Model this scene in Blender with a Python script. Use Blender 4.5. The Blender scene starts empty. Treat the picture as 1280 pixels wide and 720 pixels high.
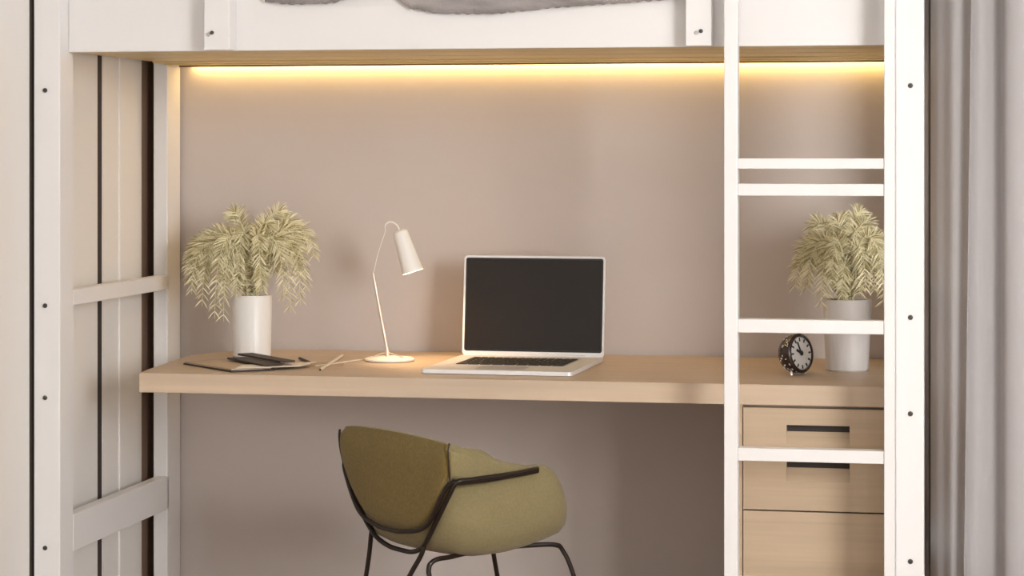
import bpy, bmesh, math, random
from mathutils import Vector, Matrix, noise
from math import sin, cos, pi, radians
random.seed(7)
S = bpy.context.scene
COL = S.collection

# ------------------------------------------------------------------ camera
cam = bpy.data.cameras.new('camera'); camo = bpy.data.objects.new('camera', cam); COL.objects.link(camo)
camo.location = (0, -5.4, 1.30)
camo.rotation_euler = (pi/2, 0, math.atan(558/2900))
cam.sensor_width = 36; cam.lens = 2900/1280*36; cam.shift_y = -168/1280
cam.clip_start = .05; cam.clip_end = 60
S.camera = camo
# ------------------------------------------------------------------ light
S.view_settings.view_transform = 'Standard'; S.view_settings.look = 'None'
S.view_settings.gamma = 1; S.view_settings.exposure = 0.78
S.view_settings.use_curve_mapping = False
W = bpy.data.worlds.new('world'); S.world = W; W.use_nodes = True
W.node_tree.nodes['Background'].inputs[0].default_value = (1, .985, .975, 1)
W.node_tree.nodes['Background'].inputs[1].default_value = .72

def area(name, loc, target, sx, sy, power, col):
    l = bpy.data.lights.new(name, 'AREA'); l.shape = 'RECTANGLE'; l.size = sx; l.size_y = sy
    l.energy = power; l.color = col
    o = bpy.data.objects.new(name, l); COL.objects.link(o); o.location = loc
    o.rotation_euler = (Vector(target)-Vector(loc)).to_track_quat('-Z', 'Y').to_euler()
    return o
# daylight coming in through the window of the right-hand wall, in front of the bed
area('window_daylight', (2.05, -3.6, 1.65), (-.6, 0, 1.1), 1.3, 1.5, 106, (1, .985, .975))

# ------------------------------------------------------------------ helpers
def hexc(r, g, b):
    f = lambda v: ((v/255)/12.92 if v/255 <= .04045 else ((v/255+.055)/1.055)**2.4)
    return (f(r), f(g), f(b), 1)

def mat(name, col, rough=.5, metal=0, bump=0, bscale=200, emit=0, var=0, vscale=(3, 3, 3), spec=.5, sheen=0, coat=0):
    m = bpy.data.materials.new(name); m.use_nodes = True
    nt = m.node_tree; b = nt.nodes['Principled BSDF']
    b.inputs['Base Color'].default_value = col; b.inputs['Roughness'].default_value = rough
    b.inputs['Metallic'].default_value = metal; b.inputs['Specular IOR Level'].default_value = spec
    b.inputs['Sheen Weight'].default_value = sheen; b.inputs['Coat Weight'].default_value = coat
    if emit:
        b.inputs['Emission Color'].default_value = col; b.inputs['Emission Strength'].default_value = emit
    tc = nt.nodes.new('ShaderNodeTexCoord')
    if bump:
        n = nt.nodes.new('ShaderNodeTexNoise'); n.inputs['Scale'].default_value = bscale; n.inputs['Detail'].default_value = 3
        bp = nt.nodes.new('ShaderNodeBump'); bp.inputs['Strength'].default_value = bump; bp.inputs['Distance'].default_value = .002
        nt.links.new(tc.outputs['Object'], n.inputs['Vector']); nt.links.new(n.outputs[0], bp.inputs['Height'])
        nt.links.new(bp.outputs[0], b.inputs['Normal'])
    if var:
        mp = nt.nodes.new('ShaderNodeMapping'); mp.inputs['Scale'].default_value = vscale
        n = nt.nodes.new('ShaderNodeTexNoise'); n.inputs['Scale'].default_value = 1; n.inputs['Detail'].default_value = 5
        rp = nt.nodes.new('ShaderNodeValToRGB')
        lo = tuple(c*(1-var) for c in col[:3])+(1,); hi = tuple(min(1, c*(1+var)) for c in col[:3])+(1,)
        rp.color_ramp.elements[0].position = .3; rp.color_ramp.elements[1].position = .7
        rp.color_ramp.elements[0].color = lo; rp.color_ramp.elements[1].color = hi
        nt.links.new(tc.outputs['Object'], mp.inputs['Vector']); nt.links.new(mp.outputs[0], n.inputs['Vector'])
        nt.links.new(n.outputs[0], rp.inputs[0]); nt.links.new(rp.outputs[0], b.inputs['Base Color'])
    return m

M = {}
M['paint'] = mat('white_painted_wood', (.77, .757, .75, 1), .38, bump=.05, bscale=40)
M['wall'] = mat('greige_wall', (.60, .535, .495, 1), .85, bump=.08, bscale=120, var=.02)
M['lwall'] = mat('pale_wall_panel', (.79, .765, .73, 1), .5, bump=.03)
M['gapshade'] = mat('painted_gap_shade', (.035, .026, .022, 1), .7)  # near-black colour standing in for shade in gaps and handle slots
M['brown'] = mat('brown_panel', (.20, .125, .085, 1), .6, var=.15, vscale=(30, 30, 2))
M['floor'] = mat('oak_floor', (.42, .30, .20, 1), .45, var=.18, vscale=(1.5, 25, 1))
M['ceiling'] = mat('white_ceiling', (.8, .79, .77, 1), .9, bump=.02)
M['oak'] = mat('light_oak', (.56, .435, .315, 1), .42, var=.09, vscale=(1.6, 40, 40), bump=.04, bscale=150)
M['oakfront'] = mat('light_oak_front', (.50, .38, .26, 1), .45, var=.09, vscale=(2.0, 60, 60), bump=.04, bscale=150)
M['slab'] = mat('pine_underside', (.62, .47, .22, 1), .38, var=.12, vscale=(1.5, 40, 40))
M['brass'] = mat('dark_brass_profile', (.22, .15, .07, 1), .4, metal=.6)
M['led'] = mat('led_diffuser', (1, .78, .38, 1), .5, emit=2.5)
M['screw'] = mat('dark_steel_screw', (.08, .075, .07, 1), .35, metal=.8)
M['screwhead'] = mat('pale_screw_cap', (.5, .48, .46, 1), .4, metal=.3)
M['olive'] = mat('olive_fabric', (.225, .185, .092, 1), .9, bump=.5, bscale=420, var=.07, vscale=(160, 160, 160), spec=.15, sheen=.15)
M['oliveshade'] = mat('shaded_olive_fabric', (.175, .125, .038, 1), .9, bump=.7, bscale=420, var=.14, vscale=(170, 170, 170), spec=.15, sheen=.15)  # olive darkened for the shade on the outer back, coarser weave
M['tube'] = mat('dark_brown_steel', (.018, .011, .008, 1), .42, metal=.1, spec=.35)
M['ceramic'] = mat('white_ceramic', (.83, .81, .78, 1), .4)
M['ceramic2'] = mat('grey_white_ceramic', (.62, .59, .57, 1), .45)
M['soil'] = mat('dark_soil', (.05, .035, .02, 1), .95, bump=.6)
M['lamp'] = mat('white_lamp_metal', (.86, .84, .80, 1), .35)
M['lampst'] = mat('champagne_metal', (.66, .56, .47, 1), .35, metal=.5)
M['alu'] = mat('silver_aluminium', (.80, .785, .78, 1), .38, metal=.15)
M['screen'] = mat('black_screen_glass', (.013, .008, .005, 1), .25, spec=.35)
M['bezel'] = mat('black_bezel', (.006, .006, .006, 1), .3)
M['key'] = mat('black_keys', (.02, .019, .02, 1), .5)
M['pad'] = mat('trackpad_grey', (.66, .645, .64, 1), .3, metal=.3)
M['paperb'] = mat('kraft_paper', (.52, .40, .29, 1), .8)
M['paperd'] = mat('dark_cover', (.045, .03, .025, 1), .6)
M['paperw'] = mat('cream_paper', (.78, .72, .63, 1), .8)
M['pencil'] = mat('pale_pencil', (.85, .76, .62, 1), .5)
M['cable'] = mat('cream_cable', (.75, .68, .58, 1), .5)
M['clock'] = mat('dark_brown_enamel', (.030, .014, .012, 1), .25, spec=.6)
M['face'] = mat('pale_clock_face', (.78, .77, .76, 1), .5)
M['ink'] = mat('black_ink', (.015, .015, .018, 1), .5)
M['chrome'] = mat('chrome', (.7, .66, .62, 1), .2, metal=.9)
M['shade_sheet'] = mat('grey_shade_plush', (.30, .275, .27, 1), .95, bump=.9, bscale=150, var=.25, vscale=(8, 20, 40), sheen=.3, spec=.1)  # grey cloth of the sheet that imitates shade on the bed panel
M['mattress'] = mat('white_ticking', (.8, .78, .76, 1), .9, bump=.2)
M['curtain'] = mat('lilac_grey_curtain', (.43, .41, .41, 1), .75, bump=.15, bscale=300, spec=.3, sheen=.2)
M['glass'] = mat('window_glass', (.9, .95, 1, 1), .02); M['glass'].node_tree.nodes['Principled BSDF'].inputs['Transmission Weight'].default_value = 1
def leafmat():
    m = bpy.data.materials.new('pale_green_leaflets'); m.use_nodes = True; nt = m.node_tree; b = nt.nodes['Principled BSDF']
    g = nt.nodes.new('ShaderNodeNewGeometry'); rp = nt.nodes.new('ShaderNodeValToRGB'); e = rp.color_ramp.elements
    e[0].color = (.26, .22, .07, 1); e[1].color = (.90, .84, .60, 1); e[0].position = 0; e[1].position = 1
    x = e.new(.45); x.color = (.72, .65, .39, 1)
    nt.links.new(g.outputs['Random Per Island'], rp.inputs[0]); nt.links.new(rp.outputs[0], b.inputs['Base Color'])
    b.inputs['Roughness'].default_value = .6
    return m
M['leaf'] = leafmat()
M['stem'] = mat('olive_stem', (.36, .32, .12, 1), .6)

def link(name, bm, m, parent=None, smooth=False):
    me = bpy.data.meshes.new(name); bmesh.ops.recalc_face_normals(bm, faces=bm.faces); bm.to_mesh(me); bm.free()
    me.materials.append(m)
    if smooth:
        for p in me.polygons: p.use_smooth = True
        try: me.set_sharp_from_angle(angle=radians(40))
        except Exception: pass
    o = bpy.data.objects.new(name, me); COL.objects.link(o)
    if parent: o.parent = parent
    return o
def tag(o, label, cat, group=None):
    o['label'] = label; o['category'] = cat
    if group: o['group'] = group
    return o
def thing(name, label, cat, loc=(0, 0, 0), rz=0, group=None):
    o = bpy.data.objects.new(name, None); COL.objects.link(o); o.location = loc; o.rotation_euler = (0, 0, rz)
    o.empty_display_size = .05
    return tag(o, label, cat, group)
def struct(name, bm, m, smooth=False):
    o = link(name, bm, m, None, smooth); o['kind'] = 'structure'; return o
def box(bm, x0, x1, y0, y1, z0, z1, bev=0, mtx=None):
    t = bmesh.new(); bmesh.ops.create_cube(t, size=1)
    for v in t.verts:
        v.co = Vector(((x0+x1)/2+v.co.x*(x1-x0), (y0+y1)/2+v.co.y*(y1-y0), (z0+z1)/2+v.co.z*(z1-z0)))
    if bev: bmesh.ops.bevel(t, geom=t.edges[:], offset=bev, segments=2, affect='EDGES', profile=.5)
    merge(bm, t, mtx)
def merge(bm, t, mtx=None):
    if mtx is not None: bmesh.ops.transform(t, matrix=mtx, verts=t.verts)
    me = bpy.data.meshes.new('tmp'); t.to_mesh(me); t.free(); bm.from_mesh(me); bpy.data.meshes.remove(me)
def BOX(*a, **k):
    bm = bmesh.new(); box(bm, *a, **k); return bm
def smoothpath(pts, n=8):
    pts = [Vector(p) for p in pts]; out = []
    P = [pts[0]*2-pts[1]]+pts+[pts[-1]*2-pts[-2]]
    for i in range(1, len(P)-2):
        for k in range(n):
            t = k/n; a, b, c, d = P[i-1], P[i], P[i+1], P[i+2]
            out.append(.5*((2*b)+(c-a)*t+(2*a-5*b+4*c-d)*t*t+(3*b-a-3*c+d)*t**3))
    out.append(pts[-1]); return out
def tube(bm, pts, r, seg=8, cap=True):
    pts = [Vector(p) for p in pts]; rings = []; up = None
    for i, p in enumerate(pts):
        d = (pts[min(i+1, len(pts)-1)]-pts[max(i-1, 0)]).normalized()
        if up is None:
            up = Vector((0, 0, 1)) if abs(d.z) < .9 else Vector((1, 0, 0))
        s = d.cross(up).normalized(); up = s.cross(d).normalized()
        rr = r[i] if isinstance(r, (list, tuple)) else r
        rings.append([bm.verts.new(p+s*rr*cos(2*pi*k/seg)+up*rr*sin(2*pi*k/seg)) for k in range(seg)])
    for a, b in zip(rings, rings[1:]):
        for k in range(seg): bm.faces.new((a[k], a[(k+1) % seg], b[(k+1) % seg], b[k]))
    if cap: bm.faces.new(rings[0][::-1]); bm.faces.new(rings[-1])
def TUBE(pts, r, seg=8):
    bm = bmesh.new(); tube(bm, pts, r, seg); return bm
def lathe(bm, prof, seg=40, mtx=None):
    t = bmesh.new(); rings = []
    for r, z in prof:
        if r < 1e-6: rings.append([t.verts.new((0, 0, z))])
        else: rings.append([t.verts.new((r*cos(2*pi*k/seg), r*sin(2*pi*k/seg), z)) for k in range(seg)])
    for a, b in zip(rings, rings[1:]):
        if len(a) == 1 and len(b) == 1: continue
        for k in range(seg):
            k2 = (k+1) % seg
            if len(a) == 1: t.faces.new((a[0], b[k2], b[k]))
            elif len(b) == 1: t.faces.new((a[k], a[k2], b[0]))
            else: t.faces.new((a[k], a[k2], b[k2], b[k]))
    merge(bm, t, mtx)
def LATHE(prof, seg=40, mtx=None):
    bm = bmesh.new(); lathe(bm, prof, seg, mtx); return bm
def prism(bm, poly, z0, z1, mtx=None):
    t = bmesh.new(); a = [t.verts.new((x, y, z0)) for x, y in poly]; b = [t.verts.new((x, y, z1)) for x, y in poly]
    t.faces.new(a[::-1]); t.faces.new(b)
    for k in range(len(a)): t.faces.new((a[k], a[(k+1) % len(a)], b[(k+1) % len(a)], b[k]))
    merge(bm, t, mtx)

# ------------------------------------------------------------------ the room
WX = -2.25            # face of the left wall
struct('floor', BOX(-2.45, 2.35, -6.2, 1.05, -.06, 0), M['floor'])
struct('wall_back', BOX(-2.40, 2.30, .915, 1.05, 0, 2.7), M['wall'])
struct('wall_left', BOX(-2.40, WX, -6.2, .915, 0, 2.7), M['lwall'])
struct('ceiling', BOX(-2.45, 2.35, -6.2, 1.05, 2.7, 2.78), M['ceiling'])
bm = bmesh.new()      # right-hand wall with its window opening
box(bm, 2.15, 2.30, -6.2, -4.4, 0, 2.7); box(bm, 2.15, 2.30, -2.8, .915, 0, 2.7)
box(bm, 2.15, 2.30, -4.4, -2.8, 0, .75); box(bm, 2.15, 2.30, -4.4, -2.8, 2.4, 2.7)
struct('wall_right', bm, M['ceiling'])
bm = bmesh.new()
for a in ((-4.4, -4.34, .75, 2.4), (-2.86, -2.8, .75, 2.4), (-3.63, -3.57, .75, 2.4), (-4.4, -2.8, .75, .81), (-4.4, -2.8, 2.34, 2.4)):
    box(bm, 2.17, 2.23, *a)
w1 = struct('window_1', bm, M['paint'])
link('pane', BOX(2.195, 2.203, -4.35, -2.85, .8, 2.35), M['glass'], w1)
# panelling of the left wall by the bed posts, shadow gaps painted as strips
struct('shade_strip_1', BOX(WX-.002, WX+.004, -.006, .045, 0, 2.7), M['gapshade'])  # dark strip painted for the shade between wall and front post
struct('shade_strip_2', BOX(WX-.002, WX+.0015, .455, .482, 0, 2.7), M['gapshade'])  # dark strip imitating the narrow shadow gap beside the moulded board
bm = bmesh.new(); box(bm, WX-.002, WX+.004, .482, .782, 0, 2.7); box(bm, WX, WX+.009, .60, .66, 0, 2.7, bev=.002)
struct('trim_3', bm, M['lwall'])
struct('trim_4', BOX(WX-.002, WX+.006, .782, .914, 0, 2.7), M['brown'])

# ------------------------------------------------------------------ loft bed
bed = thing('loft_bed', 'white painted wooden loft bed with slatted end rails and a desk beneath', 'loft bed', (-1.16, .4, 0))
def bp(name, bm, m='paint', parent=None, smooth=False, label=None):
    par = parent or bed
    bmesh.ops.translate(bm, verts=bm.verts, vec=(1.16, -.4, 0))
    o = link(name, bm, M[m], par, smooth)
    if label: o['label'] = label
    return o
PZ = 2.15
def post(x0, x1, y0, y1, screws=(), sx=None):
    p = bp('post', BOX(x0, x1, y0, y1, 0, PZ, bev=.003))
    for z in screws:
        b = LATHE([(0, .004), (.0045, .0035), (.006, 0), (.006, -.004), (0, -.004)], 12, Matrix.Translation((sx, y0-.001, z)) @ Matrix.Rotation(pi/2, 4, 'X'))
        bp('screw', b, 'screw', p, True)
    return p
post(-2.2415, -2.1725, 0, .089, (1.456, .925, .698, .3275), -2.2115)
post(-.143, -.0774, 0, .075, (1.456, .924, .703, .364), -.108)
post(-2.214, -2.1725, .79, .90)
post(-.143, -.0774, .84, .90)
# end rails
for x0, x1 in ((-2.205, -2.178), (-.125, -.098)):
    bp('end_rail', BOX(x0, x1+.0055, .0895, .80, .92, .96, bev=.002))
    bp('end_rail', BOX(x0, x1+.0055, .0895, .80, .305, .398, bev=.002))
# guard panel behind the front balusters, bed base, mattress
bp('guard_panel', BOX(-2.172, -.1435, .055, .073, 1.552, 1.86, bev=.0015))
bp('guard_panel', BOX(-2.172, -.1435, .875, .893, 1.57, 1.86, bev=.0015))
for x0, x1 in ((-1.802, -1.737), (-.626, -.566)):
    b = bp('baluster', BOX(x0, x1, 0, .0545, 1.5515, 1.95, bev=.002))
    zz = 1.590 if x0 < -1 else 1.582
    xs = (-1.7905, -1.7815) if x0 < -1 else (-.6005, -.5900)
    for k, x in enumerate(xs):
        bp('bolt', LATHE([(0, .004), (.004, .003), (.005, 0), (.005, -.004), (0, -.004)], 12,
           Matrix.Translation((x, -.001, zz+(.004*k))) @ Matrix.Rotation(pi/2, 4, 'X')), 'screw' if k else 'screwhead', b, True)
bp('top_rail', BOX(-2.172, -.1435, .0, .055, 1.951, 1.99, bev=.002))
bm = bmesh.new(); box(bm, -2.172, -.1435, .074, .874, 1.562, 1.585)
for y0, y1, zz in ((.074, .20, 1.5525), (.225, .43, 1.5525), (.455, .64, 1.5525), (.665, .72, 1.549), (.76, .80, 1.5465)):
    box(bm, -2.172, -.1435, y0, y1, zz, 1.562, bev=.001)
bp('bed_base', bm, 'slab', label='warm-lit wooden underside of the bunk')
led = bp('led_strip', BOX(-2.165, -.15, .876, .912, 1.558, 1.566), 'brass', label='golden light strip along the back of the underside')
bp('profile', BOX(-2.165, -.15, .866, .874, 1.5445, 1.562), 'brass', led)
bp('diffuser', BOX(-2.14, -.16,   .886, .912, 1.5545, 1.558), 'led', led)
l = bpy.data.lights.new('led_light', 'AREA'); l.shape = 'RECTANGLE'; l.size = 1.97; l.size_y = .008; l.energy = 1.25; l.color = (1, .62, .17)
lo = bpy.data.objects.new('led_light', l); COL.objects.link(lo); lo.parent = led; lo.location = (-1.15+1.16, .9045-.4, 1.5535)
lo.rotation_euler = (radians(6), 0, 0)

mt = link('mattress', BOX(-2.165, -.15, .08, .868, 1.586, 1.76, bev=.02), M['mattress'], None, True)
tag(mt, 'white mattress on the raised loft bed base behind the front panel', 'mattress')
# added grey sheet over the guard panel, standing in for blurred shade
def shade_sheet():
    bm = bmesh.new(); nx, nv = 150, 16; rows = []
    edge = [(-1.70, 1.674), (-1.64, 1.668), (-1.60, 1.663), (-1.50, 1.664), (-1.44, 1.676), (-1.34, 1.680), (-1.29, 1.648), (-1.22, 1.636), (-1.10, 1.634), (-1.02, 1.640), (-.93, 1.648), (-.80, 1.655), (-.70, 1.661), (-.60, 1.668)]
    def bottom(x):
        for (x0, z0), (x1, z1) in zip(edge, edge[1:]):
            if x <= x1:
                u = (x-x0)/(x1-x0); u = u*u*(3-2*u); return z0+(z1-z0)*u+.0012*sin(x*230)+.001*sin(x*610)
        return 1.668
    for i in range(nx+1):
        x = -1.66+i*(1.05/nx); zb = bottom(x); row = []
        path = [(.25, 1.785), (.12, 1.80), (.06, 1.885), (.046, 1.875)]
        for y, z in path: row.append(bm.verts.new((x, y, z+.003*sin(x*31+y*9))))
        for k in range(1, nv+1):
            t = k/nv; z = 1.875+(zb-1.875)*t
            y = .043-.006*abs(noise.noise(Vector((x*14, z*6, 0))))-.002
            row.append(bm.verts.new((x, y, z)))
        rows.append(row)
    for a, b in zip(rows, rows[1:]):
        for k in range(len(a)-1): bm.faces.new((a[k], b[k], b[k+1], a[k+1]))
    o = link('panel_shade_sheet', bm, M['shade_sheet'], None, True)
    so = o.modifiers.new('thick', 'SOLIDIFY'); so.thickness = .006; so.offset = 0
    tag(o, 'added grey sheet imitating the dark shade on the white front panel of the loft bed', 'blanket')
shade_sheet()

# ladder hooked in front of the bed
lad = thing('bed_ladder', 'narrow white ladder with flat rungs standing upright against the front of the loft bed', 'ladder', (-.34, -.03, 0))
def lp(name, bm):
    bmesh.ops.translate(bm, verts=bm.verts, vec=(.34, .03, 0)); return link(name, bm, M['paint'], lad)
lp('stile', BOX(-.5312, -.4998, -.05, -.003, 0, 2.05, bev=.002))
lp('stile', BOX(-.1664, -.1425, -.05, -.003, 0, 2.05, bev=.002))
for z0, z1, y1 in ((1.265, 1.289, -.012), (1.203, 1.2305, -.008), (.8872, .9184, -.008), (.5918, .6211, -.008), (.29, .32, -.008), (1.80, 1.83, -.008)):
    lp('rung', BOX(-.4998, -.1664, -.046 if z0 < 2 else -.03, y1, z0, z1, bev=.0015))

# ------------------------------------------------------------------ desk and drawers
TZ = .748
bm = bmesh.new()
prism(bm, [(-2.0238, .155), (-2.0370, .25), (-2.0586, .547), (-2.0625, .6724), (-2.03, .76), (-1.98, .83), (-1.93, .905), (-.15, .905), (-.15, .155)], .6995, TZ)
bmesh.ops.bevel(bm, geom=[e for e in bm.edges if abs(e.verts[0].co.z-e.verts[1].co.z) < .001], offset=.0015, segments=2, affect='EDGES')
d = link('desktop', bm, M['oak']); tag(d, 'long light oak desk top fixed under the loft bed', 'desk top')
cab = thing('drawer_cabinet', 'light oak drawer unit with cut-out handles under the right end of the desk', 'drawer cabinet', (-.34, .5, 0))
def cp(name, bm, m, parent=None, label=None, smooth=False):
    bmesh.ops.translate(bm, verts=bm.verts, vec=(.34, -.5, 0)); o = link(name, bm, M[m], parent or cab, smooth)
    if label: o['label'] = label
    return o
bm = bmesh.new(); box(bm, -.533, -.5085, .163, .89, .04, .699); box(bm, -.165, -.147, .168, .89, .04, .699)
box(bm, -.5085, -.165, .872, .89, .04, .699); box(bm, -.512, -.165, .19, .872, .04, .06); box(bm, -.512, -.165, .19, .872, .685, .699)
box(bm, -.515, -.16, .22, .24, .0, .04)
cp('carcass', bm, 'oakfront')
def drawer(z0, z1, hz0, hz1):
    X0, X1, Y0, Y1 = -.506, -.150, .160, .180
    bm = bmesh.new(); hx0, hx1 = -.403, -.2536
    if hz0 is None: box(bm, X0, X1, Y0, Y1, z0, z1)
    else:
        box(bm, X0, hx0, Y0, Y1, z0, z1); box(bm, hx1, X1, Y0, Y1, z0, z1)
        box(bm, hx0, hx1, Y0, Y1, hz1, z1); box(bm, hx0, hx1, Y0, Y1, z0, hz0)
    dr = cp('drawer', bm, 'oakfront')
    bm = bmesh.new(); box(bm, -.500, -.488, .182, .62, z0+.012, z1-.03); box(bm, -.192, -.180, .182, .62, z0+.012, z1-.03)
    box(bm, -.488, -.192, .61, .62, z0+.012, z1-.03); box(bm, -.488, -.192, .182, .61, z0+.012, z0+.02)
    cp('drawer_box', bm, 'oakfront', dr)
    if hz0 is not None:   # scooped finger pull: a ramp rising to a slot whose shade is a dark plate
        bm = bmesh.new(); e = hz1-.017
        t = bmesh.new(); pr = [(Y0+.0015, hz0), (Y0+.019, e), (Y0+.028, e), (Y0+.028, hz0-.006), (Y0+.003, hz0-.006)]
        a = [t.verts.new((hx0-.0, y, z)) for y, z in pr]; b = [t.verts.new((hx1, y, z)) for y, z in pr]
        t.faces.new(a[::-1]); t.faces.new(b)
        for k in range(5): t.faces.new((a[k], a[(k+1) % 5], b[(k+1) % 5], b[k]))
        merge(bm, t); cp('finger_pull', bm, 'oakfront', dr)
        cp('slot_shade', BOX(hx0, hx1, Y0+.022, Y0+.03, e, hz1+.003), 'gapshade', dr, 'dark plate imitating the shade inside the cut-out handle')
drawer(.5752, .6925, .607, .6525)
drawer(.4476+.0015, .5722, .518, .566)
drawer(.12, .4455, None, None)

# ------------------------------------------------------------------ plants
def frond(bm, P, nleaf, L, rnd, wid=.0015):
    def bez(t): return P[0]*(1-t)**3+3*P[1]*t*(1-t)**2+3*P[2]*t*t*(1-t)+P[3]*t**3
    pts = [bez(i/24) for i in range(25)]
    tube(bm, pts, [.0018*(1-.7*i/24) for i in range(25)], 5)
    for i in range(nleaf):
        t = .05+.95*i/nleaf; p = bez(t); d = (bez(min(1, t+.02))-bez(t-.02)).normalized()
        side = d.cross(Vector((0, -1, .15))).normalized()
        if side.length < .5: side = Vector((1, 0, 0))
        up = side.cross(d).normalized()
        ll = L*(.55+.5*sin(pi*min(1, t*1.05)**.8))*rnd.uniform(.85, 1.12)
        for sg in (-1, 1):
            for layer in (0, 1):
                ang = radians(rnd.uniform(36, 62)); el = rnd.uniform(-.15, .2) if layer == 0 else rnd.uniform(.5, .95)*rnd.choice((-1, 1))
                dr = (d*cos(ang)+side*sg*sin(ang)+up*el*.6).normalized()
                w = rnd.uniform(.8, 1.25)*wid; l2 = ll*(1 if layer == 0 else .8)
                n = dr.cross(Vector((rnd.uniform(-.3, .3), 1, rnd.uniform(-.3, .3)))).normalized()
                m2 = n.cross(dr).normalized()
                prev = None
                for k in range(5):
                    u = k/4; c = p+dr*l2*u+Vector((0, 0, -.22*l2*u*u)); ww = w*(.5+1.1*sin(pi*min(1, u*.8+.12)))*(1 if k < 4 else .12)
                    r = [bm.verts.new(c+n*ww*.5), bm.verts.new(c+m2*ww*.38), bm.verts.new(c-n*ww*.5)]
                    if prev:
                        bm.faces.new((prev[0], prev[1], r[1], r[0])); bm.faces.new((prev[1], prev[2], r[2], r[1])); bm.faces.new((prev[2], prev[0], r[0], r[2]))
                    prev = r
def plant(loc, label, specs, r0, r1, h, pm, seed, s):
    t = thing('potted_plant', label, 'potted plant', loc, radians(11), 'drooping plants in white pots on the desk')
    pot = link('pot', LATHE([(0, 0), (r0-.004, 0), (r0, .004), (r1, h-.003), (r1-.0015, h), (r1-.005, h-.002), (r1-.006, h-.02), (0, h-.02)], 48), M[pm], t, True)
    link('soil', LATHE([(0, h-.019), (r1-.0065, h-.019), (r1-.0065, h-.013), (0, h-.008)], 32), M['soil'], t, True)
    rnd = random.Random(seed)
    for dx, cy, ez, yo in specs:
        bm = bmesh.new(); dx *= s; cy *= s; ez *= s
        b = Vector((max(-1, min(1, dx*8))*r1*.3, yo*.12, h-.014))
        P = [b, Vector((dx*.12, yo*.35, h+cy*.80)), Vector((dx*.98, yo*.95, h+cy*1.02)), Vector((dx*1.0, yo, h+ez))]
        frond(bm, P, 44, .043, rnd)
        link('frond', bm, M['leaf'], t)
    return t
spL = [(-72, 100, 2, -.03), (-40, 112, -26, -.10), (-24, 112, 96, .0), (66, 118, 4, .0), (50, 112, -20, -.06), (14, 104, 22, -.09),
       (-80, 92, 34, .03), (74, 106, 44, .05), (-12, 108, 24, -.07), (40, 122, 84, .03), (-50, 96, 60, .05), (26, 118, 50, -.05), (-26, 92, 10, -.05), (58, 90, 22, .03), (-60, 80, 12, .0), (6, 100, 60, .05), (-16, 62, 0, -.06), (14, 58, 4, -.05), (-34, 72, 2, -.05), (30, 70, 26, -.03), (-66, 106, 18, -.01), (58, 116, 60, .03), (-58, 108, -12, -.05), (-30, 100, -30, -.09), (60, 112, -12, -.02), (42, 104, -6, -.07), (-78, 98, 14, .01)]
plant((-1.886, .66, TZ), 'feathery pale green plant in a white pot beside the papers and the desk lamp', spL, .051, .0545, .168, 'ceramic', 5, .00222)
spR = [(-50, 104, 8, -.02), (-36, 104, -8, -.08), (-14, 116, 62, .02), (36, 112, -6, -.10), (30, 116, 60, .02), (50, 100, 30, .0),
       (-56, 88, 36, .04), (10, 110, 36, -.05), (-24, 100, 20, -.09), (58, 90, 12, .05), (-40, 112, 70, .05), (22, 118, 94, .06), (-4, 112, 86, .05), (40, 96, 16, -.04), (16, 92, 10, -.08), (-60, 76, 12, .03), (-10, 60, 4, -.06), (12, 64, 6, -.04), (-28, 74, 4, -.05), (28, 80, 10, -.06), (-48, 98, 16, -.03)]
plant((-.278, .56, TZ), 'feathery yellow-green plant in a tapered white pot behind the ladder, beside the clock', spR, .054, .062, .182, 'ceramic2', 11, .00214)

# ------------------------------------------------------------------ papers
def sheet(name, pts, z0, z1, m, label, cat, wavy=0, group=None, parent=None):
    # a low stack / sheet with the outline pts (four corners), gently curved
    bm = bmesh.new(); n = 12; A, B, C, D = [Vector((*p, 0)) for p in pts]; g = []
    for lay in (z0, z1):
        rows = []
        for i in range(n+1):
            u = i/n; r = []
            for j in range(n+1):
                v = j/n; p = (A*(1-u)+B*u)*(1-v)+(D*(1-u)+C*u)*v
                r.append(bm.verts.new((p.x, p.y, lay+wavy*(u**2*.6+max(0, v-.5)**2*2))))
            rows.append(r)
        g.append(rows)
    for rows in g:
        for i in range(n):
            for j in range(n): bm.faces.new((rows[i][j], rows[i+1][j], rows[i+1][j+1], rows[i][j+1]))
    a, b = g
    ring = [(i, 0) for i in range(n)]+[(n, j) for j in range(n)]+[(i, n) for i in range(n, 0, -1)]+[(0, j) for j in range(n, 0, -1)]
    for k in range(len(ring)):
        p, q = ring[k], ring[(k+1) % len(ring)]
        bm.faces.new((a[p[0]][p[1]], a[q[0]][q[1]], b[q[0]][q[1]], b[p[0]][p[1]]))
    o = link(name, bm, M[m], parent, False)
    if label: tag(o, label, cat, group)
    return o
t = thing('magazine', 'tan magazine with a dark underside lying left of the white pot', 'magazine', (0, 0, 0))
sheet('cover', [(-1.992, .40), (-1.800, .205), (-1.715, .27), (-1.905, .52)], TZ+.0005, TZ+.0035, 'paperd', None, None, .001, parent=t)
sheet('pages', [(-1.990, .405), (-1.800, .212), (-1.715, .275), (-1.905, .522)], TZ+.0038, TZ+.0075, 'paperb', None, None, .002, parent=t)
sheet('paper_sheet', [(-1.790, .215), (-1.645, .30), (-1.640, .43), (-1.80, .30)], TZ+.0098, TZ+.0112, 'paperw', 'cream paper sheet under the dark notebooks at the front of the desk', 'paper', .0)
sheet('notebook', [(-1.885, .44), (-1.730, .262), (-1.690, .30), (-1.845, .47)], TZ+.012, TZ+.0165, 'paperd', 'lower dark slim notebook lying across the papers in front of the white pot', 'notebook', .0)
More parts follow.
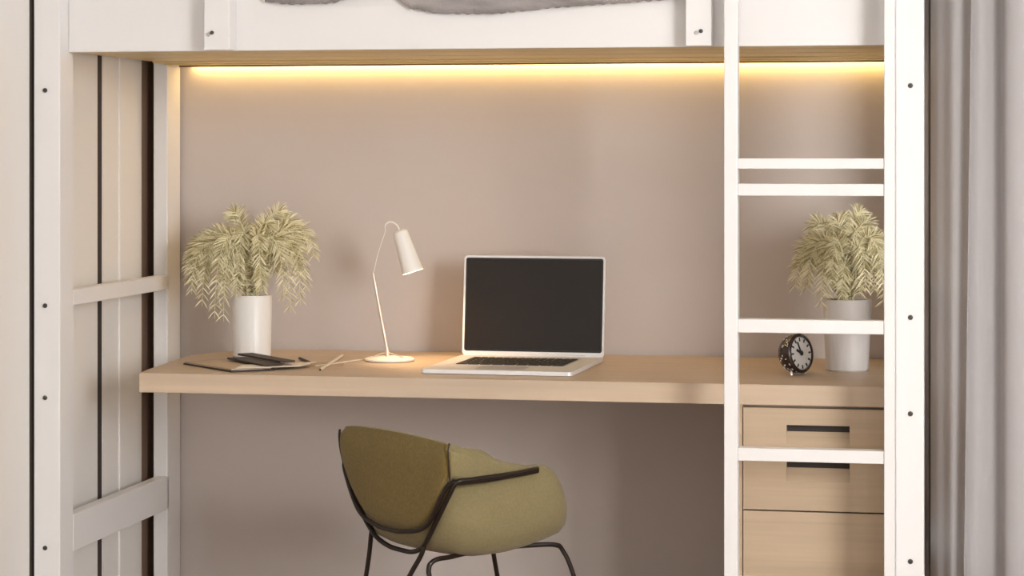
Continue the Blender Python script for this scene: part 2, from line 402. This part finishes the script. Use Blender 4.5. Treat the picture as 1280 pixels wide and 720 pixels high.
sheet('notebook', [(-1.875, .50), (-1.700, .305), (-1.668, .33), (-1.845, .53)], TZ+.0175, TZ+.0225, 'paperd', 'upper dark slim notebook resting on the papers in front of the white pot', 'notebook', .0)
sheet('paper_sheet', [(-1.700, .262), (-1.56, .40), (-1.60, .56), (-1.735, .42)], TZ+.0004, TZ+.0014, 'paperb', 'tan paper sheet fanned out right of the dark notebooks', 'paper', .0)
def pencil(p0, p1, label, cat='pencil', r=.0036, m='pencil'):
    a, b = Vector(p0), Vector(p1); d = (b-a).normalized()
    t = thing('pencil', label, cat, (0, 0, 0))
    link('barrel', TUBE([a, b-d*.014], r, 6), M[m], t)
    link('tip', TUBE([b-d*.014, b], [r*.95, .0004], 6), M['paperd'] if m == 'pencil' else M[m], t)
pencil((-1.640, .690, TZ+.0050), (-1.585, .262, TZ+.0050), 'long pale pencil lying crosswise at the right of the papers')
pencil((-1.735, .60, TZ+.0035), (-1.660, .46, TZ+.0035), 'short dark pencil on the desk behind the fanned papers', m='paperd')

# ------------------------------------------------------------------ desk lamp
lm = thing('desk_lamp', 'slim white desk lamp with a hooked wire neck and tapered shade left of the laptop', 'desk lamp', (-1.486, .60, TZ), 0)
def L(p): return Vector((p[0]+1.486, p[1]-.60, p[2]-TZ))
b = bmesh.new(); lathe(b, [(0, 0), (.062, 0), (.066, .003), (.066, .007), (.06, .010), (.02, .0125), (0, .013)], 40); link('base', b, M['lamp'], lm, True)
bm = bmesh.new()
for a in (-2.9, -.35, 1.3):
    tube(bm, [(-.0065, 0, .0235), (-.0065+.018*cos(a), .018*sin(a), .020), (.044*cos(a), .044*sin(a), .0115)], .0018, 6)
lathe(bm, [(0, .0135), (.006, .0135), (.006, .026), (.004, .030), (0, .030)], 16, Matrix.Translation((-.0065, 0, 0)))
link('foot', bm, M['lampst'], lm, True)
bm = bmesh.new(); tube(bm, [L((-1.4927, .6, .776)), L((-1.5305, .6, .975))], .0042, 10); tube(bm, [L((-1.5300, .6, .970)), L((-1.5310, .6, .982))], .0042, 10)
link('stem', bm, M['lampst'], lm, True)
neck = smoothpath([L(p) for p in ((-1.5305, .6, .978), (-1.5215, .6, 1.02), (-1.5085, .6, 1.062), (-1.4985, .6, 1.092), (-1.4985, .6, 1.107), (-1.4905, .6, 1.1165), (-1.478, .6, 1.1175), (-1.4655, .6, 1.109), (-1.4595, .6, 1.097), (-1.458, .6, 1.089))], 6)
n = len(neck)
link('neck', TUBE(neck, [.0008+.0014*min(1, max(0, (i/n-.38)*6)) for i in range(n)], 8), M['lamp'], lm, True)
ax = (L((-1.4225, .6, .986))-L((-1.4580, .6, 1.094))); q = ax.to_track_quat('Z', 'Y').to_matrix().to_4x4()
mx = Matrix.Translation(L((-1.4580, .6, 1.094))) @ q; hh = ax.length
link('lamp_shade', LATHE([(0, -.004), (.012, -.003), (.0195, .002), (.021, .012), (.0285, hh), (.0270, hh), (.0195, .012), (.0175, .006), (0, .005)], 36, mx), M['lamp'], lm, True)
link('bulb', LATHE([(0, .006), (.007, .008), (.007, .03), (.013, .05), (.013, .06), (.008, .07), (0, .073)], 20, mx), M['ceramic'], lm, True)
cb = smoothpath([(-.066, .0, .0035), (-.10, .012, .0030), (-.135, -.03, .0028), (-.165, -.13, .0028), (-.21, -.26, .0028), (-.24, -.32, .0028)], 8)
pl = bpy.data.lights.new('lamp_light', 'SPOT'); pl.energy = 2.6; pl.color = (1, .66, .36); pl.spot_size = radians(130); pl.spot_blend = .8; pl.shadow_soft_size = .012
po = bpy.data.objects.new('lamp_light', pl); COL.objects.link(po); po.parent = lm; po.location = mx @ Vector((0, 0, .088)); po.rotation_euler = (-ax).to_track_quat('Z', 'Y').to_euler()
# kept clear of the papers: the lead runs on the desk in front of the fanned sheets
link('cord', TUBE([Vector((p.x*.62, p.y*.62+0*p.x, p.z)) for p in cb], .0022, 6), M['cable'], lm, True)

# ------------------------------------------------------------------ laptop
A_ = Vector((-1.3255, .272)); Bf = Vector((-.9385, .258))
ang = math.atan2(Bf.y-A_.y, Bf.x-A_.x)
lw = (Bf-A_).length
lap = thing('laptop', 'open silver laptop with a black screen standing on the middle of the desk', 'laptop', (A_.x, A_.y, TZ), ang)
LD = .43
def rr(x0, x1, y0, y1, r, n=6):
    out = []
    for cx, cy, a0 in ((x1-r, y1-r, 0), (x0+r, y1-r, 90), (x0+r, y0+r, 180), (x1-r, y0+r, 270)):
        for k in range(n+1):
            a = radians(a0+90*k/n); out.append((cx+r*cos(a), cy+r*sin(a)))
    return out
bm = bmesh.new(); prism(bm, rr(0, lw, 0, LD, .012), .0015, .0115)
# slightly skewed so that the sides stand square to the hinge
link('base', bm, M['alu'], lap)
bm = bmesh.new()
ky0, ky1, kx0, kx1 = LD*.34, LD*.82, .052, lw-.052
prism(bm, rr(kx0-.004, kx1+.004, ky0-.004, ky1+.004, .004, 3), .0115, .0119)
kb = link('keyboard', bm, M['pad'], lap)
rowsk = [14, 14, 13, 12, 11, 9]
kproto = {}
for r_ in range(6):
    nk = rowsk[5-r_]; y0 = ky0+(ky1-ky0)*r_/6+.003; y1 = ky0+(ky1-ky0)*(r_+1)/6-.003; wk = (kx1-kx0)/nk
    for k in range(nk):
        if nk not in kproto:
            kproto[nk] = link('key', BOX(-wk/2+.0022, wk/2-.0022, (y0-y1)/2, (y1-y0)/2, 0, .0017, bev=.0004), M['key'], kb); o = kproto[nk]
        else:
            o = kproto[nk].copy(); COL.objects.link(o); o.parent = kb
        o.location = (kx0+(k+.5)*wk, (y0+y1)/2, .0119)
link('trackpad', BOX(lw/2-.062, lw/2+.062, .02, LD*.34-.014, .0115, .0118), M['pad'], lap)
lidz = Matrix.Translation((0, LD-.004, .011)) @ Matrix.Rotation(radians(90-6), 4, 'X')
LH = .268
bm = bmesh.new(); prism(bm, rr(0.0, lw, 0, LH, .010), -.006, 0, lidz)
lid = link('lid', bm, M['alu'], lap)
bm = bmesh.new(); prism(bm, rr(.0055, lw-.0055, .012, LH-.006, .006), 0, .0008, lidz)
link('bezel', bm, M['bezel'], lid)
bm = bmesh.new(); prism(bm, rr(.010, lw-.010, .018, LH-.011, .003), .0008, .0012, lidz)
link('screen', bm, M['screen'], lid)
link('hinge', TUBE([(.05, LD-.004, .0125), (lw-.05, LD-.004, .0125)], .004, 10), M['alu'], lap, True)

# ------------------------------------------------------------------ alarm clock
ck = thing('alarm_clock', 'small round dark alarm clock with a pale dial on the desk behind the ladder', 'clock', (-.402, .435, TZ), 0)
R = Matrix.Translation((0, 0, .0510)) @ Matrix.Scale(1.04, 4) @ Matrix.Rotation(radians(56), 4, 'Z') @ Matrix.Rotation(radians(90-8), 4, 'X')
# local +Z of the drum points out of the dial
link('case', LATHE([(0, -.030), (.020, -.029), (.036, -.022), (.045, -.008), (.0475, .006), (.0475, .018), (.044, .022), (.041, .0225), (.040, .017), (0, .017)], 48, R), M['clock'], ck, True)
face = link('dial', LATHE([(0, .0172), (.0395, .0172), (.0395, .0188), (0, .0188)], 48, R), M['face'], ck)
bm = bmesh.new()
for k in range(12):
    a = 2*pi*k/12; m = R @ Matrix.Rotation(a, 4, 'Z'); box(bm, -.0021, .0021, .0285, .037, .0189, .0195, mtx=m)
for k in range(60):
    a = 2*pi*k/60; m = R @ Matrix.Rotation(a, 4, 'Z'); box(bm, -.0004, .0004, .0372, .0388, .0189, .0193, mtx=m)
link('hour_marks', bm, M['ink'], ck)
for nm, a, ln, w in (('hour_hand', 62, .019, .0062), ('minute_hand', 20, .029, .0048)):
    b = bmesh.new(); box(b, -w/2, w/2, -.004, ln, .0197, .0203, mtx=R @ Matrix.Rotation(radians(a), 4, 'Z')); link(nm, b, M['ink'], ck)
b = LATHE([(0, .0204), (.006, .0204), (.006, .0215), (0, .022)], 16, R); link('subdial', b, M['ink'], ck)
for sx in (-1, 1):
    p0 = R @ Vector((sx*.024, -.040, .004)); p1 = Vector((p0.x*1.08, p0.y*1.08, .0))
    link('foot', TUBE([p0, Vector((p1.x, p1.y, .003)), p1], [.003, .0045, .0045], 10), M['chrome'], ck, True)
# pale speckles of the patterned case
bm = bmesh.new(); rnd = random.Random(3)
for k in range(80):
    a = rnd.uniform(0, 2*pi); z = rnd.uniform(-.012, .016); r = .0477 if z > .0 else .0477-.0000-(abs(z)/.014)*.0045
    m = R @ Matrix.Rotation(a, 4, 'Z') @ Matrix.Translation((r, 0, z)) @ Matrix.Rotation(pi/2, 4, 'Y') @ Matrix.Rotation(rnd.uniform(0, 3), 4, 'Z')
    s1 = rnd.uniform(.0012, .0026); box(bm, -s1, s1, -s1*.5, s1*.5, -.0004, .0005, mtx=m)
link('speckles', bm, M['face'], ck)['kind'] = 'stuff'

# ------------------------------------------------------------------ chair
ch = thing('tub_chair', 'olive green upholstered tub chair on thin dark metal legs in front of the desk', 'chair', (-1.1333, .1121, 0), 0)
ch.matrix_world = Matrix(((.68338, -.73006, 0, -1.1333), (.73006, .68338, 0, .1121), (0, 0, 1, 0), (0, 0, 0, 1)))
# local axes: x = forward (a), y = far side; the near (camera) side is -y, written b = -y
def V(a, b, z): return Vector((a, -b, z))
def interp(t, tab):
    for (t0, v0), (t1, v1) in zip(tab, tab[1:]):
        if t <= t1:
            u = max(0, (t-t0)/(t1-t0)) if t1 > t0 else 0; u = u*u*(3-2*u)*.35+u*.65
            return v0+(v1-v0)*u
    return tab[-1][1]
# columns of the back sheet from the centre of the back round the corner to the arm tip: (a, b, z bottom, z top)
half = [(-.268, 0, .418, .652), (-.266, .06, .419, .651), (-.261, .12, .431, .648), (-.257, .165, .464, .645), (-.253, .20, .506, .641),
        (-.246, .226, .552, .637), (-.228, .233, .552, .634), (-.20, .234, .549, .626), (-.160, .233, .549, .618), (-.115, .230, .550, .592), (-.065, .226, .552, .579), (-.012, .222, .5545, .568)]
def colpath(side):
    pts = smoothpath([(a, b*side, 0) for a, b, _, _ in half], 4)
    zb = smoothpath([(z0, z1, 0) for _, _, z0, z1 in half], 4)
    return [(p.x, p.y, z.x, z.y) for p, z in zip(pts, zb)]
cols = colpath(-1)[::-1]+colpath(1)[1:]
def sheetmesh(cols, th):
    bm = bmesh.new(); nv = 10; n = len(cols)
    nor = []
    for i in range(n):
        a0, a1 = cols[max(0, i-1)], cols[min(n-1, i+1)]
        d = Vector((a1[0]-a0[0], a1[1]-a0[1])); d.normalize(); nn = Vector((d.y, -d.x))
        c = Vector((-.05, 0))-Vector((cols[i][0], cols[i][1]))
        if nn.dot(c) < 0: nn = -nn
        nor.append(nn)
    G = []
    for lay in (0, 1):
        rows = []
        for i, (a, b, z0, z1) in enumerate(cols):
            tt = th*min(1, .25+min(i, n-1-i)/6); r = []
            for k in range(nv+1):
                v = k/nv; z = z0+(z1-z0)*v
                puff = .010*sin(pi*v)**.6*min(1, min(i, n-1-i)/5)
                lean = -.012*((z-.42)/.23) if abs(b) < .22 else -.012*((z-.42)/.23)*max(0, (-.15-a)/.1)
                off = (-puff if lay == 0 else tt+puff*.3)
                edge = min(v, 1-v)*nv
                if lay == 1 and edge < 1: off = tt*.80
                if lay == 0 and edge < 1: off = tt*.12
                zz = z-(.004 if lay == 1 and k == nv else 0)
                r.append(bm.verts.new(V(a+nor[i].x*off+lean, b+nor[i].y*off, zz)))
            rows.append(r)
        G.append(rows)
    for rows in G:
        for i in range(n-1):
            for k in range(nv): bm.faces.new((rows[i][k], rows[i+1][k], rows[i+1][k+1], rows[i][k+1]))
    A, B = G
    for i in range(n-1):
        bm.faces.new((A[i][0], B[i][0], B[i+1][0], A[i+1][0])); bm.faces.new((A[i][nv], A[i+1][nv], B[i+1][nv], B[i][nv]))
    for i in (0, n-1):
        for k in range(nv): bm.faces.new((A[i][k], A[i][k+1], B[i][k+1], B[i][k]))
    return bm
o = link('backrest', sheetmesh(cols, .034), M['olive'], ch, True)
o.data.materials.append(M['oliveshade'])
for p in o.data.polygons:      # woven outer back panel: darker olive, mostly its shade painted in
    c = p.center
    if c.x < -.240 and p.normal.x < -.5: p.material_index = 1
mo = o.modifiers.new('s', 'SUBSURF'); mo.levels = 1; mo.render_levels = 1
# tub seat body
def tub():
    bm = bmesh.new(); N = 72; rings = []
    def pt(phi, A, B, ca, z, e=2/4.6):
        c, s = cos(phi), sin(phi)
        return (ca+A*math.copysign(abs(c)**e, c), B*math.copysign(abs(s)**e, s), z)
    def rim(a, b):
        side = min(1, abs(b)/.18); f = max(0, a-.035)
        zs = .566-1.2*f*f*10-.10*f
        back = .50
        z = zs*side**2+(.50 if a > 0 else .48)*(1-side**2)
        return max(.47, min(.567, z)) if a > -.1 else min(z, .545)
    prof = [(0.0, .30, .40), (.02, .62, .60), (.06, .80, .76), (.14, .92, .89), (.28, .98, .96), (.45, 1.0, 1.0), (.62, 1.015, 1.01), (.78, 1.01, 1.005), (.90, .995, .99), (.97, .975, .972), (1.0, .94, .94)]
    for t, ka, kb in prof:
        r = []
        for k in range(N):
            phi = 2*pi*k/N
            a, b, _ = pt(phi, .197*ka, .219*kb, -.068+.02*(1-t), 0)
            A1, B1, _ = pt(phi, .197, .219, -.068, 0)
            zb = .350+.17*max(0, a+.04)+.10*max(0, -a-.12)
            r.append(bm.verts.new(V(a, b, zb+(rim(A1, B1)-zb)*t)))
        rings.append(r)
    for ka, kind in ((.88, 0), (.80, -.012), (.78, -.05), (.70, None), (.35, None)):
        r = []
        for k in range(N):
            phi = 2*pi*k/N; a, b, _ = pt(phi, .197*ka, .219*ka, -.068, 0); A1, B1, _ = pt(phi, .197, .219, -.068, 0)
            z = rim(A1, B1)+kind if kind is not None else .468+(.012 if ka < .5 else 0)
            r.append(bm.verts.new(V(a, b, max(z, .468))))
        rings.append(r)
    for a, b in zip(rings, rings[1:]):
        for k in range(N): bm.faces.new((a[k], a[(k+1) % N], b[(k+1) % N], b[k]))
    bm.faces.new(rings[0][::-1]); bm.faces.new(rings[-1])
    return bm
link('seat', tub(), M['olive'], ch, True)
# metal frame: U round the lower edge of the back, then forward under each arm
fr = [V(-.006, -.232, .5565), V(-.06, -.236, .5535), V(-.15, -.241, .549), V(-.222, -.239, .5475), V(-.252, -.228, .546), V(-.260, -.203, .512), V(-.2615, -.162, .455), V(-.264, -.12, .428), V(-.270, -.05, .416), V(-.270, 0, .414)]
fr = fr+[Vector((p.x, -p.y, p.z)) for p in fr[::-1][1:]]
link('frame_rail', TUBE(smoothpath(fr, 6), .0055, 8), M['tube'], ch, True)
fr2 = [V(-.008, .235, .562), V(-.10, .243, .5565), V(-.20, .243, .553), V(-.240, .238, .549), V(-.250, .218, .515), V(-.250, .163, .445), V(-.244, .108, .388), V(-.238, .055, .366), V(-.235, 0, .362)]
f2 = fr2+[Vector((p.x, -p.y, p.z)) for p in fr2[::-1][1:]]
link('frame_rail', TUBE(smoothpath(f2, 6), .0058, 8), M['tube'], ch, True)
for sg in (-1, 1):
    link('piping', TUBE(smoothpath([V(-.256, sg*.234, .548), V(-.262, sg*.237, .59), V(-.264, sg*.237, .622), V(-.258, sg*.233, .640)] if sg > 0 else [V(-.254, -.229, .548), V(-.261, -.231, .58), V(-.265, -.230, .61), V(-.266, -.226, .628)], 5), .0030 if sg < 0 else .0018, 6), M['tube'], ch, True)
def leg(pts): link('leg', TUBE(smoothpath(pts, 7), .0058, 8), M['tube'], ch, True)
leg([V(-.12, .13, .365), V(-.20, .155, .364), V(-.245, .170, .366), V(-.266, .173, .360), V(-.276, .176, .345), V(-.295, .20, .28), V(-.40, .25, .0)])
leg([V(-.02, .13, .366), V(.05, .160, .368), V(.092, .172, .365), V(.112, .174, .350), V(.135, .190, .285), V(.215, .235, .0)])
leg([V(-.02, -.135, .372), V(.06, -.14, .368), V(.10, -.142, .364), V(.122, -.142, .350), V(.150, -.158, .27), V(.235, -.20, .0)])
leg([V(-.245, -.105, .425), V(-.238, -.128, .385), V(-.235, -.150, .30), V(-.245, -.22, .0)])
leg([V(-.243, .108, .386), V(-.258, .116, .366), V(-.305, .141, .329), V(-.372, .172, .26), V(-.43, .20, .0)])
bm = bmesh.new(); tube(bm, [V(-.12, .13, .365), V(-.02, .13, .366)], .0058); tube(bm, [V(-.02, -.135, .372), V(-.14, -.13, .378), V(-.238, -.12, .395)], .0058)
tube(bm, [V(-.03, -.135, .372), V(-.03, .13, .366)], .005)
link('under_frame', bm, M['tube'], ch, True)

# ------------------------------------------------------------------ curtain right of the bed
def curtain():
    bm = bmesh.new(); rows = []; n = 260; X0, X1 = -.065, 1.30
    prof = [(-.068, .452), (-.060, .435), (-.050, .418), (-.035, .402), (-.015, .375), (.008, .372), (.019, .355), (.026, .33), (.033, .355), (.048, .378), (.075, .38), (.098, .372), (.106, .335), (.118, .318), (.145, .312), (.175, .325), (.20, .38), (.25, .32), (.31, .31), (.36, .39), (.42, .31), (.50, .31), (.56, .39), (.62, .31), (.70, .31), (.76, .39), (.84, .31), (.94, .31), (1.01, .39), (1.11, .32), (X1, .38)]
    prof = smoothpath([(x, y, 0) for x, y in prof], 8)
    for i, p in enumerate(prof):
        r = []
        for k in range(9):
            z = .03+2.53*k/8; w = .016*(z-1.3)/1.3*math.exp(-((p.x-.026)/.035)**2)
            r.append(bm.verts.new((p.x+w, p.y, z)))
        rows.append(r)
    for a, b in zip(rows, rows[1:]):
        for k in range(8): bm.faces.new((a[k], b[k], b[k+1], a[k+1]))
    o = link('curtain', bm, M['curtain'], None, True); so = o.modifiers.new('t', 'SOLIDIFY'); so.thickness = .003
    tag(o, 'floor-length lilac grey curtain hanging in folds right of the bed', 'curtain')
    t = thing('curtain_rail', 'white curtain rail fixed below the ceiling above the grey curtain', 'curtain rail', (.6, .36, 2.63))
    link('rail', BOX(-.70, .75, -.02, .02, -.012, .012, bev=.003), M['paint'], t)
    for k in range(12): link('glider', BOX(-.64+k*.115, -.632+k*.115, -.004, .004, -.06, -.011), M['paint'], t)
    link('bracket', BOX(-.70, .75, -.01, .01, .012, .07), M['paint'], t)
curtain()
